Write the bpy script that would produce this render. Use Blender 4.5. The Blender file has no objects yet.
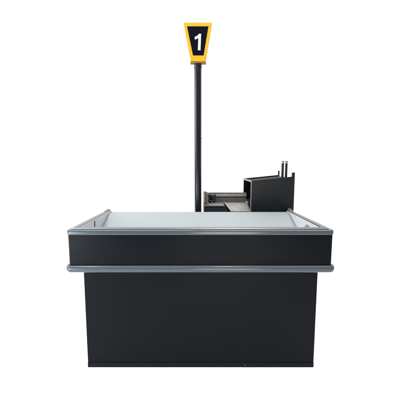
import bpy, bmesh, math, random
from mathutils import Vector
R = math.radians
random.seed(4)
sc = bpy.context.scene
col = sc.collection

# ---------------------------------------------------------------- materials
def mat(name, rgb, rough=.45, spec=.5, metal=0., nscale=60, namp=.08, bump=.0, bscale=400, coat=0., rvar=0., stretch=(1, 1, 1)):
    m = bpy.data.materials.new(name); m.use_nodes = True
    nt = m.node_tree; N = nt.nodes; L = nt.links
    b = N['Principled BSDF']
    b.inputs['Roughness'].default_value = rough
    b.inputs['Specular IOR Level'].default_value = spec
    b.inputs['Metallic'].default_value = metal
    b.inputs['Coat Weight'].default_value = coat
    b.inputs['Coat Roughness'].default_value = .15
    tc = N.new('ShaderNodeTexCoord')
    mp = N.new('ShaderNodeMapping'); mp.inputs['Scale'].default_value = stretch
    L.new(tc.outputs['Object'], mp.inputs['Vector'])
    n = N.new('ShaderNodeTexNoise'); n.inputs['Scale'].default_value = nscale; n.inputs['Detail'].default_value = 6
    L.new(mp.outputs[0], n.inputs['Vector'])
    mr = N.new('ShaderNodeMapRange')
    mr.inputs['To Min'].default_value = 1 - namp; mr.inputs['To Max'].default_value = 1 + namp
    mr.inputs['From Min'].default_value = .3; mr.inputs['From Max'].default_value = .7
    L.new(n.outputs['Fac'], mr.inputs['Value'])
    vm = N.new('ShaderNodeVectorMath'); vm.operation = 'SCALE'
    vm.inputs[0].default_value = rgb
    L.new(mr.outputs[0], vm.inputs['Scale'])
    L.new(vm.outputs[0], b.inputs['Base Color'])
    if rvar:
        r2 = N.new('ShaderNodeMapRange'); r2.inputs['From Min'].default_value = .3; r2.inputs['From Max'].default_value = .7
        r2.inputs['To Min'].default_value = rough - rvar; r2.inputs['To Max'].default_value = rough + rvar
        n2 = N.new('ShaderNodeTexNoise'); n2.inputs['Scale'].default_value = 3.2; n2.inputs['Detail'].default_value = 5
        L.new(tc.outputs['Object'], n2.inputs['Vector']); L.new(n2.outputs['Fac'], r2.inputs['Value'])
        L.new(r2.outputs[0], b.inputs['Roughness'])
    if bump:
        n3 = N.new('ShaderNodeTexNoise'); n3.inputs['Scale'].default_value = bscale; n3.inputs['Detail'].default_value = 3
        L.new(mp.outputs[0], n3.inputs['Vector'])
        bp = N.new('ShaderNodeBump'); bp.inputs['Strength'].default_value = bump; bp.inputs['Distance'].default_value = .001
        L.new(n3.outputs['Fac'], bp.inputs['Height']); L.new(bp.outputs[0], b.inputs['Normal'])
    return m

M = {
 'floor': mat('white_floor', (.9, .9, .9), .8, .1, nscale=2, namp=.01),
 'laminate': mat('charcoal_laminate', (.0016, .0023, .0034), .36, .055, nscale=90, namp=.12, bump=.12, bscale=900, rvar=.08),
 'plinth': mat('black_plinth_plastic', (.0022, .0028, .0038), .4, .07, nscale=50, bump=.1, rvar=.05),
 'trim': mat('grey_plastic_trim', (.034, .0405, .048), .19, .27, nscale=30, namp=.05),
 'rail': mat('brushed_aluminium', (.20, .20, .195), .34, .5, .75, nscale=70, namp=.08, bump=.05, bscale=500, stretch=(1, .1, 1)),
 'tray': mat('pale_grey_tray_steel', (.158, .174, .180), .62, .14, .0, nscale=160, namp=.09, bump=.1, bscale=60, rvar=.06),
 'wall': mat('white_tray_wall', (.37, .37, .395), .42, .45, .0, nscale=25, namp=.06, bump=.1, bscale=90, rvar=.05),
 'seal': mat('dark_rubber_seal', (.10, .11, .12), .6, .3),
 'pole': mat('black_painted_tube', (.005, .0055, .009), .22, .32, nscale=40, rvar=.03),
 'yellow': mat('yellow_sign_plastic', (.315, .172, .004), .5, .1, nscale=30, namp=.05, bump=.05),
 'gold': mat('ochre_cap', (.13, .075, .006), .5, .2),
 'face': mat('dark_navy_sign_face', (.0012, .0012, .004), .6, .02),
 'white': mat('off_white_numeral', (.29, .28, .305), .5, .2),
 'box': mat('black_sheet_metal', (.004, .0048, .006), .36, .24, nscale=80, bump=.1, bscale=700, rvar=.06),
 'inner': mat('matt_black_inside', (.004, .004, .005), .7, .15),
 'edge': mat('bare_metal_edge', (.20, .20, .21), .4, .4, .3),
 'chrome': mat('polished_steel', (.72, .72, .70), .18, .5, 1.),
 'beige': mat('beige_plastic', (.13, .115, .09), .55, .35, nscale=45, namp=.18, bump=.2, bscale=120),
 'steel': mat('worn_steel_plate', (.115, .110, .094), .42, .5, .3, nscale=28, namp=.28, bump=.15, bscale=90, rvar=.08),
 'greyrail': mat('grey_painted_rail', (.075, .072, .070), .45, .45, .2, nscale=35, namp=.14, bump=.1),
 'belt': mat('navy_rubber_belt', (.007, .009, .020), .55, .3, nscale=60, bump=.2),
 'cable': mat('dark_cable_rubber', (.010, .010, .012), .5, .4),
}

# ---------------------------------------------------------------- helpers
def link(name, bm, m, parent=None, smooth=None, bevel=0, seg=2):
    bmesh.ops.remove_doubles(bm, verts=bm.verts, dist=1e-6)
    bmesh.ops.recalc_face_normals(bm, faces=bm.faces)
    me = bpy.data.meshes.new(name); bm.to_mesh(me); bm.free()
    me.materials.append(M[m])
    o = bpy.data.objects.new(name, me); col.objects.link(o)
    if parent: o.parent = parent; o.location = -Vector(parent['base']) if 'base' in parent else (0, 0, 0)
    if bevel:
        b = o.modifiers.new('bevel', 'BEVEL'); b.width = bevel; b.segments = seg; b.limit_method = 'ANGLE'; b.angle_limit = R(35)
    if smooth or bevel:
        for p in me.polygons: p.use_smooth = True
        try: me.set_sharp_from_angle(angle=R(smooth or 35))
        except Exception: pass
        if bevel:
            w = o.modifiers.new('wn', 'WEIGHTED_NORMAL'); w.keep_sharp = False
    return o

def thing(name, loc, label, cat, group=None):
    o = bpy.data.objects.new(name, None); col.objects.link(o); o.location = loc
    o.empty_display_size = .1
    o['label'] = label; o['category'] = cat
    if group: o['group'] = group
    BASE[o.name] = Vector(loc)
    return o
BASE = {}
def part(name, bm, m, parent, **k):
    """geometry is modelled in world metres; the child is shifted back by its thing's base"""
    o = link(name, bm, m, None, **k)
    root = parent
    off = Vector((0, 0, 0))
    while root.parent: root = root.parent
    if parent.type == 'EMPTY': off = -BASE[root.name]
    o.parent = parent
    o.location = off
    return o

def hexa(bm, p):                       # 8 corners: bottom 4 (ccw) then top 4
    v = [bm.verts.new(q) for q in p]
    for f in ((3, 2, 1, 0), (4, 5, 6, 7), (0, 1, 5, 4), (1, 2, 6, 5), (2, 3, 7, 6), (3, 0, 4, 7)):
        bm.faces.new([v[i] for i in f])
def box(x0, x1, y0, y1, z0, z1, bm=None):
    bm = bm or bmesh.new()
    hexa(bm, [(x0, y0, z0), (x1, y0, z0), (x1, y1, z0), (x0, y1, z0), (x0, y0, z1), (x1, y0, z1), (x1, y1, z1), (x0, y1, z1)])
    return bm
def prism_xz(pts, y0, y1, bm=None):    # outline in x-z, thickness along y
    bm = bm or bmesh.new()
    a = [bm.verts.new((x, y0, z)) for x, z in pts]; b = [bm.verts.new((x, y1, z)) for x, z in pts]
    bm.faces.new(a); bm.faces.new(b[::-1])
    n = len(pts)
    for i in range(n): bm.faces.new((a[i], b[i], b[(i+1) % n], a[(i+1) % n]))
    return bm
def prism_yz(pts, x0, x1, bm=None):
    bm = bm or bmesh.new()
    a = [bm.verts.new((x0, y, z)) for y, z in pts]; b = [bm.verts.new((x1, y, z)) for y, z in pts]
    bm.faces.new(a); bm.faces.new(b[::-1])
    n = len(pts)
    for i in range(n): bm.faces.new((a[i], b[i], b[(i+1) % n], a[(i+1) % n]))
    return bm
def lathe(prof, c, axis='z', n=48, bm=None):
    bm = bm or bmesh.new()
    rings = []
    for r, h in prof:
        ring = []
        for i in range(n):
            a = 2*math.pi*i/n
            if axis == 'z': q = (c[0]+r*math.cos(a), c[1]+r*math.sin(a), c[2]+h)
            elif axis == 'y': q = (c[0]+r*math.cos(a), c[1]+h, c[2]+r*math.sin(a))
            else: q = (c[0]+h, c[1]+r*math.cos(a), c[2]+r*math.sin(a))
            ring.append(bm.verts.new(q))
        rings.append(ring)
    for k in range(len(rings)-1):
        for i in range(n):
            bm.faces.new((rings[k][i], rings[k][(i+1) % n], rings[k+1][(i+1) % n], rings[k+1][i]))
    bm.faces.new(rings[0][::-1]); bm.faces.new(rings[-1])
    return bm

# plan of the packing bin: open path back-left -> front -> back-right
XL, XR, XLB, XRB, YF, YB = -.6515, .6550, -.660, .6445, 1.405, 2.012
def plan(rad):
    pts = [(XLB, YB)]
    n = 10
    for i in range(n+1):
        a = math.pi + (math.pi/2)*i/n
        pts.append((XL+rad+rad*math.cos(a), YF+rad+rad*math.sin(a)))
    for i in range(n+1):
        a = -math.pi/2 + (math.pi/2)*i/n
        pts.append((XR-rad+rad*math.cos(a), YF+rad+rad*math.sin(a)))
    pts.append((XRB, YB))
    return pts
def sweep(prof, rad=.012, path=None, bm=None):
    """prof: closed outline of (out, z); swept round three sides of the bin"""
    bm = bm or bmesh.new(); P = path or plan(rad); rows = []
    for i, p in enumerate(P):
        a = Vector(P[max(i-1, 0)]); b = Vector(P[min(i+1, len(P)-1)])
        t1 = (Vector(p)-a); t2 = (b-Vector(p))
        if t1.length < 1e-9: t1 = t2
        if t2.length < 1e-9: t2 = t1
        n1 = Vector((t1.y, -t1.x)).normalized(); n2 = Vector((t2.y, -t2.x)).normalized()
        nn = (n1+n2).normalized(); s = 1/max(nn.dot(n1), .4)
        nn = nn*-1 if False else nn
        rows.append([bm.verts.new((p[0]+nn.x*o*s*SGN, p[1]+nn.y*o*s*SGN, z)) for o, z in prof])
    k = len(prof)
    for i in range(len(rows)-1):
        for j in range(k):
            bm.faces.new((rows[i][j], rows[i][(j+1) % k], rows[i+1][(j+1) % k], rows[i+1][j]))
    bm.faces.new(rows[0]); bm.faces.new(rows[-1][::-1])
    return bm
# travelling down the left side (t=(0,-1)): (t.y,-t.x) = (-1,0) = outwards
SGN = 1

# ---------------------------------------------------------------- setting
bm = bmesh.new()
v = [bm.verts.new(q) for q in ((-5, -1.5, 0), (5, -1.5, 0), (5, 5.5, 0), (-5, 5.5, 0))]; bm.faces.new(v)
fl = link('floor', bm, 'floor'); fl['kind'] = 'structure'

# ---------------------------------------------------------------- checkout counter
C = thing('checkout_counter', (0, 1.7, 0), 'charcoal black checkout counter with grey edge rails and an open pale grey tray', 'checkout counter')

# cabinet: carcass with a front panel that stands a hair proud of it
cab = part('cabinet', box(-.6015, .609, 1.4705, 1.985, .0278, .575), 'laminate', C, bevel=.0015)
part('front_panel', box(-.6030, .6105, 1.459, 1.470, .0275, .5745), 'laminate', cab, bevel=.0018)
# recessed line under the panel, then the skirting strip
kp = part('kick_plinth', box(-.6035, .611, 1.4560, 1.99, .0005, .0270), 'plinth', C, bevel=.002, seg=3)
bm = lathe([(.0001, 0), (.0040, -.0002), (.0045, -.0008), (.0045, -.0012), (.0040, -.0018), (.0001, -.0020)], (.241, 1.4560, .0135), 'y', 24)
part('screw_cap', bm, 'cable', kp, smooth=40)

# packing bin
fas = part('fascia', sweep([(0, .5790), (0, .7395), (-.012, .7395), (-.012, .5790)], .010), 'laminate', C, smooth=30)
# underside of the bin, closing it down to the cabinet
bm = box(-.6325, .6335, 1.418, 2.0, .5758, .5885)
part('bin_bottom', bm, 'plinth', C)
# half round bumper
prof = [(-.004, .5855), (.004, .5855)]
for i in range(13):
    a = R(90 - 180*i/12)
    prof.append((.009+.0095*math.cos(a), .5690+.0165*math.sin(a)))
prof += [(.004, .5515), (-.030, .5515), (-.030, .560), (-.004, .562)]
part('bumper_rail', sweep(prof, .016), 'trim', C, smooth=40)
# upper edge trim with a rounded nose
prof = [(-.002, .7402), (.0042, .7402), (.0058, .7415), (.0062, .7440), (.0062, .7580), (.0052, .7615), (.0024, .7633), (-.004, .7637), (-.016, .7650), (-.017, .764), (-.017, .757), (-.002, .755)]
part('edge_trim', sweep(prof, .0178), 'trim', C, smooth=40)
prof = [(-.0175, .756), (-.0175, .7690), (-.0195, .7705), (-.024, .7705), (-.0255, .7665), (-.0285, .7665), (-.030, .7715), (-.0365, .7715), (-.0385, .769), (-.0385, .756)]
part('tray_rail', sweep(prof, path=[(XLB, YB), (XL, YF), (XR, YF), (XRB, YB)]), 'rail', C, smooth=30)
# tray: two side walls, sloping ramp, floor, front wall
tray = part('tray_ramp', prism_yz([(1.449, .600), (1.560, .6005), (1.585, .606), (1.75, .6805), (1.955, .7585), (2.012, .7585), (2.012, .7545), (1.957, .7545), (1.752, .6765), (1.587, .602), (1.56, .5965), (1.449, .596)], -.6175, .6085), 'tray', C, smooth=25)
part('tray_front', box(-.6090, .6085, 1.4455, 1.4480, .5965, .762), 'tray', C, bevel=.001)
def sidewall(s, xf, xb, t):
    bm = bmesh.new()
    hexa(bm, [(xf, 1.4445, .592), (xf+s*t, 1.4445, .592), (xb+s*t, YB, .592), (xb, YB, .592),
              (xf, 1.4445, .765), (xf+s*t, 1.4445, .765), (xb+s*t, YB, .765), (xb, YB, .765)])
    return bm
part('side_wall', sidewall(-1, -.6095, -.6180, .003), 'wall', C)
part('side_wall', sidewall(1, .6065, .6030, .003), 'wall', C)
# folded joint strips where the ramp meets the walls
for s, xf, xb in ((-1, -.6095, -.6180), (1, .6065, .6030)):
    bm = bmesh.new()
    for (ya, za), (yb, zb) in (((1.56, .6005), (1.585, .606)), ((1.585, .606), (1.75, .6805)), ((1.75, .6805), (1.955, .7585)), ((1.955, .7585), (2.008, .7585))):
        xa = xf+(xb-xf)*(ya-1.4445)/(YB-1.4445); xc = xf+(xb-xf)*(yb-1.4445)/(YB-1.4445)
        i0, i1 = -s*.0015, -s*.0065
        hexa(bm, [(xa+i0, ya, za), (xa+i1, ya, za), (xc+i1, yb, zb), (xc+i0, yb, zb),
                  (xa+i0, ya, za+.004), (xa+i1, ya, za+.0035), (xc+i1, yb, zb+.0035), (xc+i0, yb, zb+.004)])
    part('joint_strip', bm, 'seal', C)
# upright joint in the left wall, small conical stop on the right wall
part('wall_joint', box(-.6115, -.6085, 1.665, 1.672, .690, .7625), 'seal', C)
bm = lathe([(.0110, 0), (.0105, .003), (.0065, .012), (.0035, .019), (.0008, .0205)], (.5935, 1.600, .7345), 'z', 20)
bm = box(.5835, .6058, 1.590, 1.610, .7300, .7345, bm)
part('stop_cone', bm, 'seal', C, smooth=50)
# rail end pieces at the back corners
for s_, x, h in ((-1, -.6370, .7790), (1, .6210, .7840)):
    bm = bmesh.new()
    hexa(bm, [(x-.011, 1.955, .7665), (x+.011, 1.955, .7665), (x+.011, 2.014, .7665), (x-.011, 2.014, .7665),
              (x-.011, 1.955, .7735), (x+.011, 1.955, .7735), (x+.0100, 2.014, h), (x-.0100, 2.014, h)])
    part('rail_end', bm, 'rail' if s_ > 0 else 'greyrail', C, bevel=.0015)
# rear closing panel of the bin
part('rear_panel', box(-.657, .640, 2.0125, 2.0245, .03, .7535), 'laminate', C, bevel=.001)

# lower working end behind the bin: body, belt, steel chute, back rail, end panel
part('rear_body', box(.030, .655, 2.027, 2.560, .03, .742), 'laminate', C, bevel=.002)
bt = [(.032, .743), (.2100, .743), (.176, .790), (.032, .790)]
part('belt', prism_xz(bt, 2.055, 2.068), 'belt', C, bevel=.002)
part('belt_deck', prism_yz([(2.0685, .743), (2.0685, .7955), (2.075, .7985), (2.235, .7985), (2.235, .743)], .062, .1745), 'steel', C, bevel=.002)
part('rear_deck', box(.176, .628, 2.184, 2.2345, .743, .8000), 'steel', C, bevel=.002)
part('deck_nose', prism_xz([(.032, .7905), (.1755, .7905), (.170, .799), (.032, .801)], 2.050, 2.066), 'greyrail', C, bevel=.002)
# chute plate: slopes forward with a bright folded left edge
bm = bmesh.new()
q = [(.188, 2.180, .802), (.3555, 2.180, .802), (.3555, 2.032, .7605), (.226, 2.032, .7605)]
hexa(bm, [(x, y, z-.003) for x, y, z in q][::-1] + [(x, y, z) for x, y, z in q][::-1])
ch = part('chute_plate', bm, 'steel', C, bevel=.0008)
bm = bmesh.new()
hexa(bm, [(.181, 2.180, .795), (.1875, 2.180, .795), (.2255, 2.030, .755), (.2165, 2.030, .755), (.181, 2.180, .807), (.1875, 2.180, .807), (.2255, 2.030, .7645), (.2165, 2.030, .7645)])
part('folded_edge', bm, 'rail', ch, bevel=.001)
# back rail: tall grey channel with a lip
br = part('back_rail', prism_yz([(2.236, .743), (2.236, .842), (2.231, .8425), (2.229, .8595), (2.236, .862), (2.236, .874), (2.244, .874), (2.252, .868), (2.252, .743)], .062, .3575), 'greyrail', C, bevel=.001)
part('rail_lip', box(.062, .3575, 2.2285, 2.2355, .8440, .8575), 'rail', br, bevel=.001)
# beige end panel, tapering
ep = part('end_panel', prism_yz([(2.045, .743), (2.045, .824), (2.085, .868), (2.150, .887), (2.250, .881), (2.250, .743)], .0245, .0315), 'beige', C, bevel=.002)
bm = bmesh.new()
hexa(bm, [(.0325, 2.205, .743), (.060, 2.205, .743), (.060, 2.225, .743), (.0325, 2.225, .743), (.0325, 2.205, .888), (.060, 2.205, .878), (.060, 2.225, .878), (.0325, 2.225, .888)])
part('corner_block', bm, 'beige', ep, bevel=.003)

# ---------------------------------------------------------------- cable coil
K = thing('cable_coil', (.092, 2.20, .7985), 'small coil of dark cable lying on the deck beside the beige end panel', 'cable')
bm = bmesh.new(); pts = []
for i in range(150):
    a = i/150*2*math.pi*7.2
    pts.append(Vector((.090+.020*math.sin(a)+.007*math.sin(2.7*a), 2.200+.012*math.sin(a*.61), .8335+.024*math.sin(1.23*a+.5)+.006*math.sin(3.1*a))))
rows = []
for i, p in enumerate(pts):
    t = (pts[min(i+1, 149)]-pts[max(i-1, 0)]).normalized()
    u = t.cross(Vector((0, 1, 0))).normalized(); w = t.cross(u)
    rows.append([bm.verts.new(p+(u*math.cos(b)+w*math.sin(b))*.0052) for b in [2*math.pi*k/8 for k in range(8)]])
for i in range(149):
    for k in range(8): bm.faces.new((rows[i][k], rows[i][(k+1) % 8], rows[i+1][(k+1) % 8], rows[i+1][k]))
part('cable', bm, 'cable', K, smooth=60)
part('tie', box(.086, .098, 2.186, 2.222, .7990, .8125), 'seal', K, bevel=.002)

# ---------------------------------------------------------------- black sloping box
B = thing('equipment_box', (.515, 2.30, .743), 'black open-ended metal box with two rods, behind the right end of the tray', 'metal box')
x0, x1, y0, y1, zb = .3610, .6435, 2.040, 2.420, .744
zt0, zt1 = .9745, 1.0030
def top_z(x): return zt0+(zt1-zt0)*(x-x0)/(x1-x0)
part('front_sheet', prism_xz([(x0, zb), (x1, zb), (x1, top_z(x1)), (x0, top_z(x0))], y0, y0+.006), 'box', B, bevel=.0012)
part('back_sheet', prism_xz([(x0, .803), (x1, .803), (x1, top_z(x1)), (x0, top_z(x0))], y1-.006, y1), 'box', B, bevel=.0012)
part('top_sheet', prism_xz([(x0+.004, zt0-.014), (x1, zt1-.014), (x1, zt1-.010), (x0+.004, zt0-.010)], y0+.0065, y1-.0065), 'inner', B)
part('bottom_sheet', box(x0+.003, x1, y0+.0065, y1-.0065, .8035, .8075), 'inner', B)
part('right_sheet', box(x1-.008, x1-.001, y0+.0068, y1-.0068, .8085, zt1-.0155), 'inner', B)
# bare folded edge round the open left end
e = .0035
bm = box(x0-.0048, x0-.0004, y0-.0005, y0+.0065, zb, zt0+.001)
bm = box(x0-.0048, x0-.0004, y0+.0067, y1, zt0-.0095, zt0+.001, bm)
part('edge_strip', bm, 'edge', B)
part('corner_post', box(x1+.0002, x1+.0175, y0-.001, y0+.020, .744, 1.0315), 'box', B, bevel=.0015)
part('corner_post', box(x1+.0002, x1+.0105, y1-.012, y1+.001, .803, 1.0385), 'box', B, bevel=.0015)
for x in (.6205, .6475):
    p = part('rod', lathe([(.0090, .986), (.0090, 1.1005), (.0082, 1.1005), (.0082, 1.1025), (.0092, 1.1025), (.0092, 1.1085), (.0062, 1.1125), (.0003, 1.1135)], (x, 2.205, 0), 'z', 28), 'pole', B, smooth=40)
    part('ring', lathe([(.0095, 1.0985), (.0098, 1.0995), (.0098, 1.1025), (.0095, 1.1035)], (x, 2.205, 0), 'z', 28), 'chrome', p, smooth=40)

# ---------------------------------------------------------------- pole with lane number
px, py = -.0145, 2.125
S = thing('lane_sign', (px, py, 0), 'tall slim black pole topped by a yellow tapered sign with number 1', 'lane sign')
part('pole', lathe([(.0245, .012), (.0245, 1.7865)], (px, py, 0), 'z', 48), 'pole', S, smooth=40)
part('base_flange', lathe([(.070, .0006), (.070, .008), (.066, .0115), (.0255, .0115)], (px, py, 0), 'z', 48), 'pole', S, smooth=40)
part('screw', lathe([(.012, 0), (.012, .005), (.009, .008), (.002, .009)], (px+.0225, py-.004, 1.281), 'x', 20), 'wall', S, smooth=40)
cp = part('cap', box(px-.052, px+.057, py-.026, py+.014, 1.7800, 1.7885), 'gold', S, bevel=.003)
part('collar', lathe([(.0262, 1.752), (.0268, 1.754), (.0268, 1.7695), (.0262, 1.770)], (px, py, 0), 'z', 40), 'pole', S, smooth=30)
def trap(zb_, zt_, lb, rb, lt, rt): return [(lb, zb_), (rb, zb_), (rt, zt_), (lt, zt_)]
yf, yb = py-.025, py+.025
cx = px
OUT = [(cx-.0475, 1.7900), (cx+.0525, 1.7900), (cx+.0955, 2.0400), (cx-.0965, 2.0400)]
IN = [(cx-.0335, 1.8285), (cx+.0395, 1.8285), (cx+.0720, 2.0165), (cx-.0735, 2.0165)]
bm = bmesh.new()
def ring_pts(pts, y): return [bm.verts.new((x, y, z)) for x, z in pts]
of, ob, inf, inb = ring_pts(OUT, yf), ring_pts(OUT, yb), ring_pts(IN, yf), ring_pts(IN, yf+.004)
for i in range(4):
    j = (i+1) % 4
    bm.faces.new((of[i], of[j], inf[j], inf[i])); bm.faces.new((of[i], of[j], ob[j], ob[i])); bm.faces.new((inf[i], inf[j], inb[j], inb[i]))
bm.faces.new(inb); bm.faces.new(ob)
sf = part('sign_frame', bm, 'yellow', S, bevel=.0015)
INS = [(cx-.0330, 1.8290), (cx+.0390, 1.8290), (cx+.0714, 2.0160), (cx-.0729, 2.0160)]
fc = part('sign_face', prism_xz(INS, yf+.001, yf+.0038), 'face', S)
# numeral 1, bold, slightly leaning
one = [(-.0078, 0), (.0105, 0), (.0145, .1065), (.0010, .1065), (-.0120, .0935), (-.0290, .0870), (-.0285, .0700), (-.0190, .0715), (-.0045, .0790)]
one = [(cx+.0075+x, 1.8620+z) for x, z in one]
nm = part('numeral', prism_xz(one, yf-.0008, yf+.0008), 'white', fc)

# ---------------------------------------------------------------- light
w = bpy.data.worlds.new('World'); sc.world = w; w.use_nodes = True
nt = w.node_tree; bg = nt.nodes['Background']
tc = nt.nodes.new('ShaderNodeTexCoord'); sp = nt.nodes.new('ShaderNodeSeparateXYZ')
nt.links.new(tc.outputs['Generated'], sp.inputs[0])
# world tuned: white behind the counter, dimmed camera-side so the panels stay dark
mr = nt.nodes.new('ShaderNodeMapRange'); mr.interpolation_type = 'SMOOTHSTEP'
mr.inputs['From Min'].default_value = -.40; mr.inputs['From Max'].default_value = .0
mr.inputs['To Min'].default_value = .20; mr.inputs['To Max'].default_value = 1.08
nt.links.new(sp.outputs['Y'], mr.inputs['Value'])
bg.inputs['Color'].default_value = (1, 1, 1, 1)
nt.links.new(mr.outputs[0], bg.inputs['Strength'])

def area(name, loc, target, size, power, colr=(1, 1, 1)):
    l = bpy.data.lights.new(name, 'AREA'); l.shape = 'RECTANGLE'; l.size, l.size_y = size; l.energy = power; l.color = colr
    o = bpy.data.objects.new(name, l); col.objects.link(o); o.location = loc
    d = Vector(target)-Vector(loc); o.rotation_euler = d.to_track_quat('-Z', 'Y').to_euler()
    return o
area('top_fill', (-.4, 1.9, 4.6), (-.2, 1.9, 0), (9, 7), 680)  # added broad overhead lamp, lifts the floor to clipped white
area('side_fill', (-2.15, -.2, .42), (-.3, 1.45, .6), (1.3, .6), 80, (.78, .92, 1))  # added low lamp, its reflection brightens the left of the dark panels
area('left_fill', (-4.2, 1.3, 2.1), (.6, 1.7, .7), (1.8, 1.6), 170, (.96, .98, 1))  # added area lamp, not a window; brightens right tray wall, shades tray's left
area('front_light', (.36, -.7, .40), (.15, 1.46, .3), (.8, .6), 20, (1, 1, .92))  # added unseen lamp, puts a soft reflected glow mid-cabinet
area('tube_light', (.37, .9, 2.9), (.37, 1.3, 0), (.16, .10), 42)
area('tube_light', (-1.54, .9, 2.9), (-1.54, 1.3, 0), (.16, .10), 42)

# ---------------------------------------------------------------- camera
cam = bpy.data.cameras.new('camera'); co = bpy.data.objects.new('camera', cam); col.objects.link(co)
co.location = (0, 0, 1.075); co.rotation_euler = (R(90-6.6), 0, 0)
cam.sensor_width = 36; cam.lens = 292/400*36; cam.clip_end = 3000; cam.clip_start = .02
sc.camera = co
sc.view_settings.view_transform = 'Standard'; sc.view_settings.look = 'None'
sc.view_settings.exposure = 0; sc.view_settings.gamma = 1
sc.cycles.max_bounces = 8
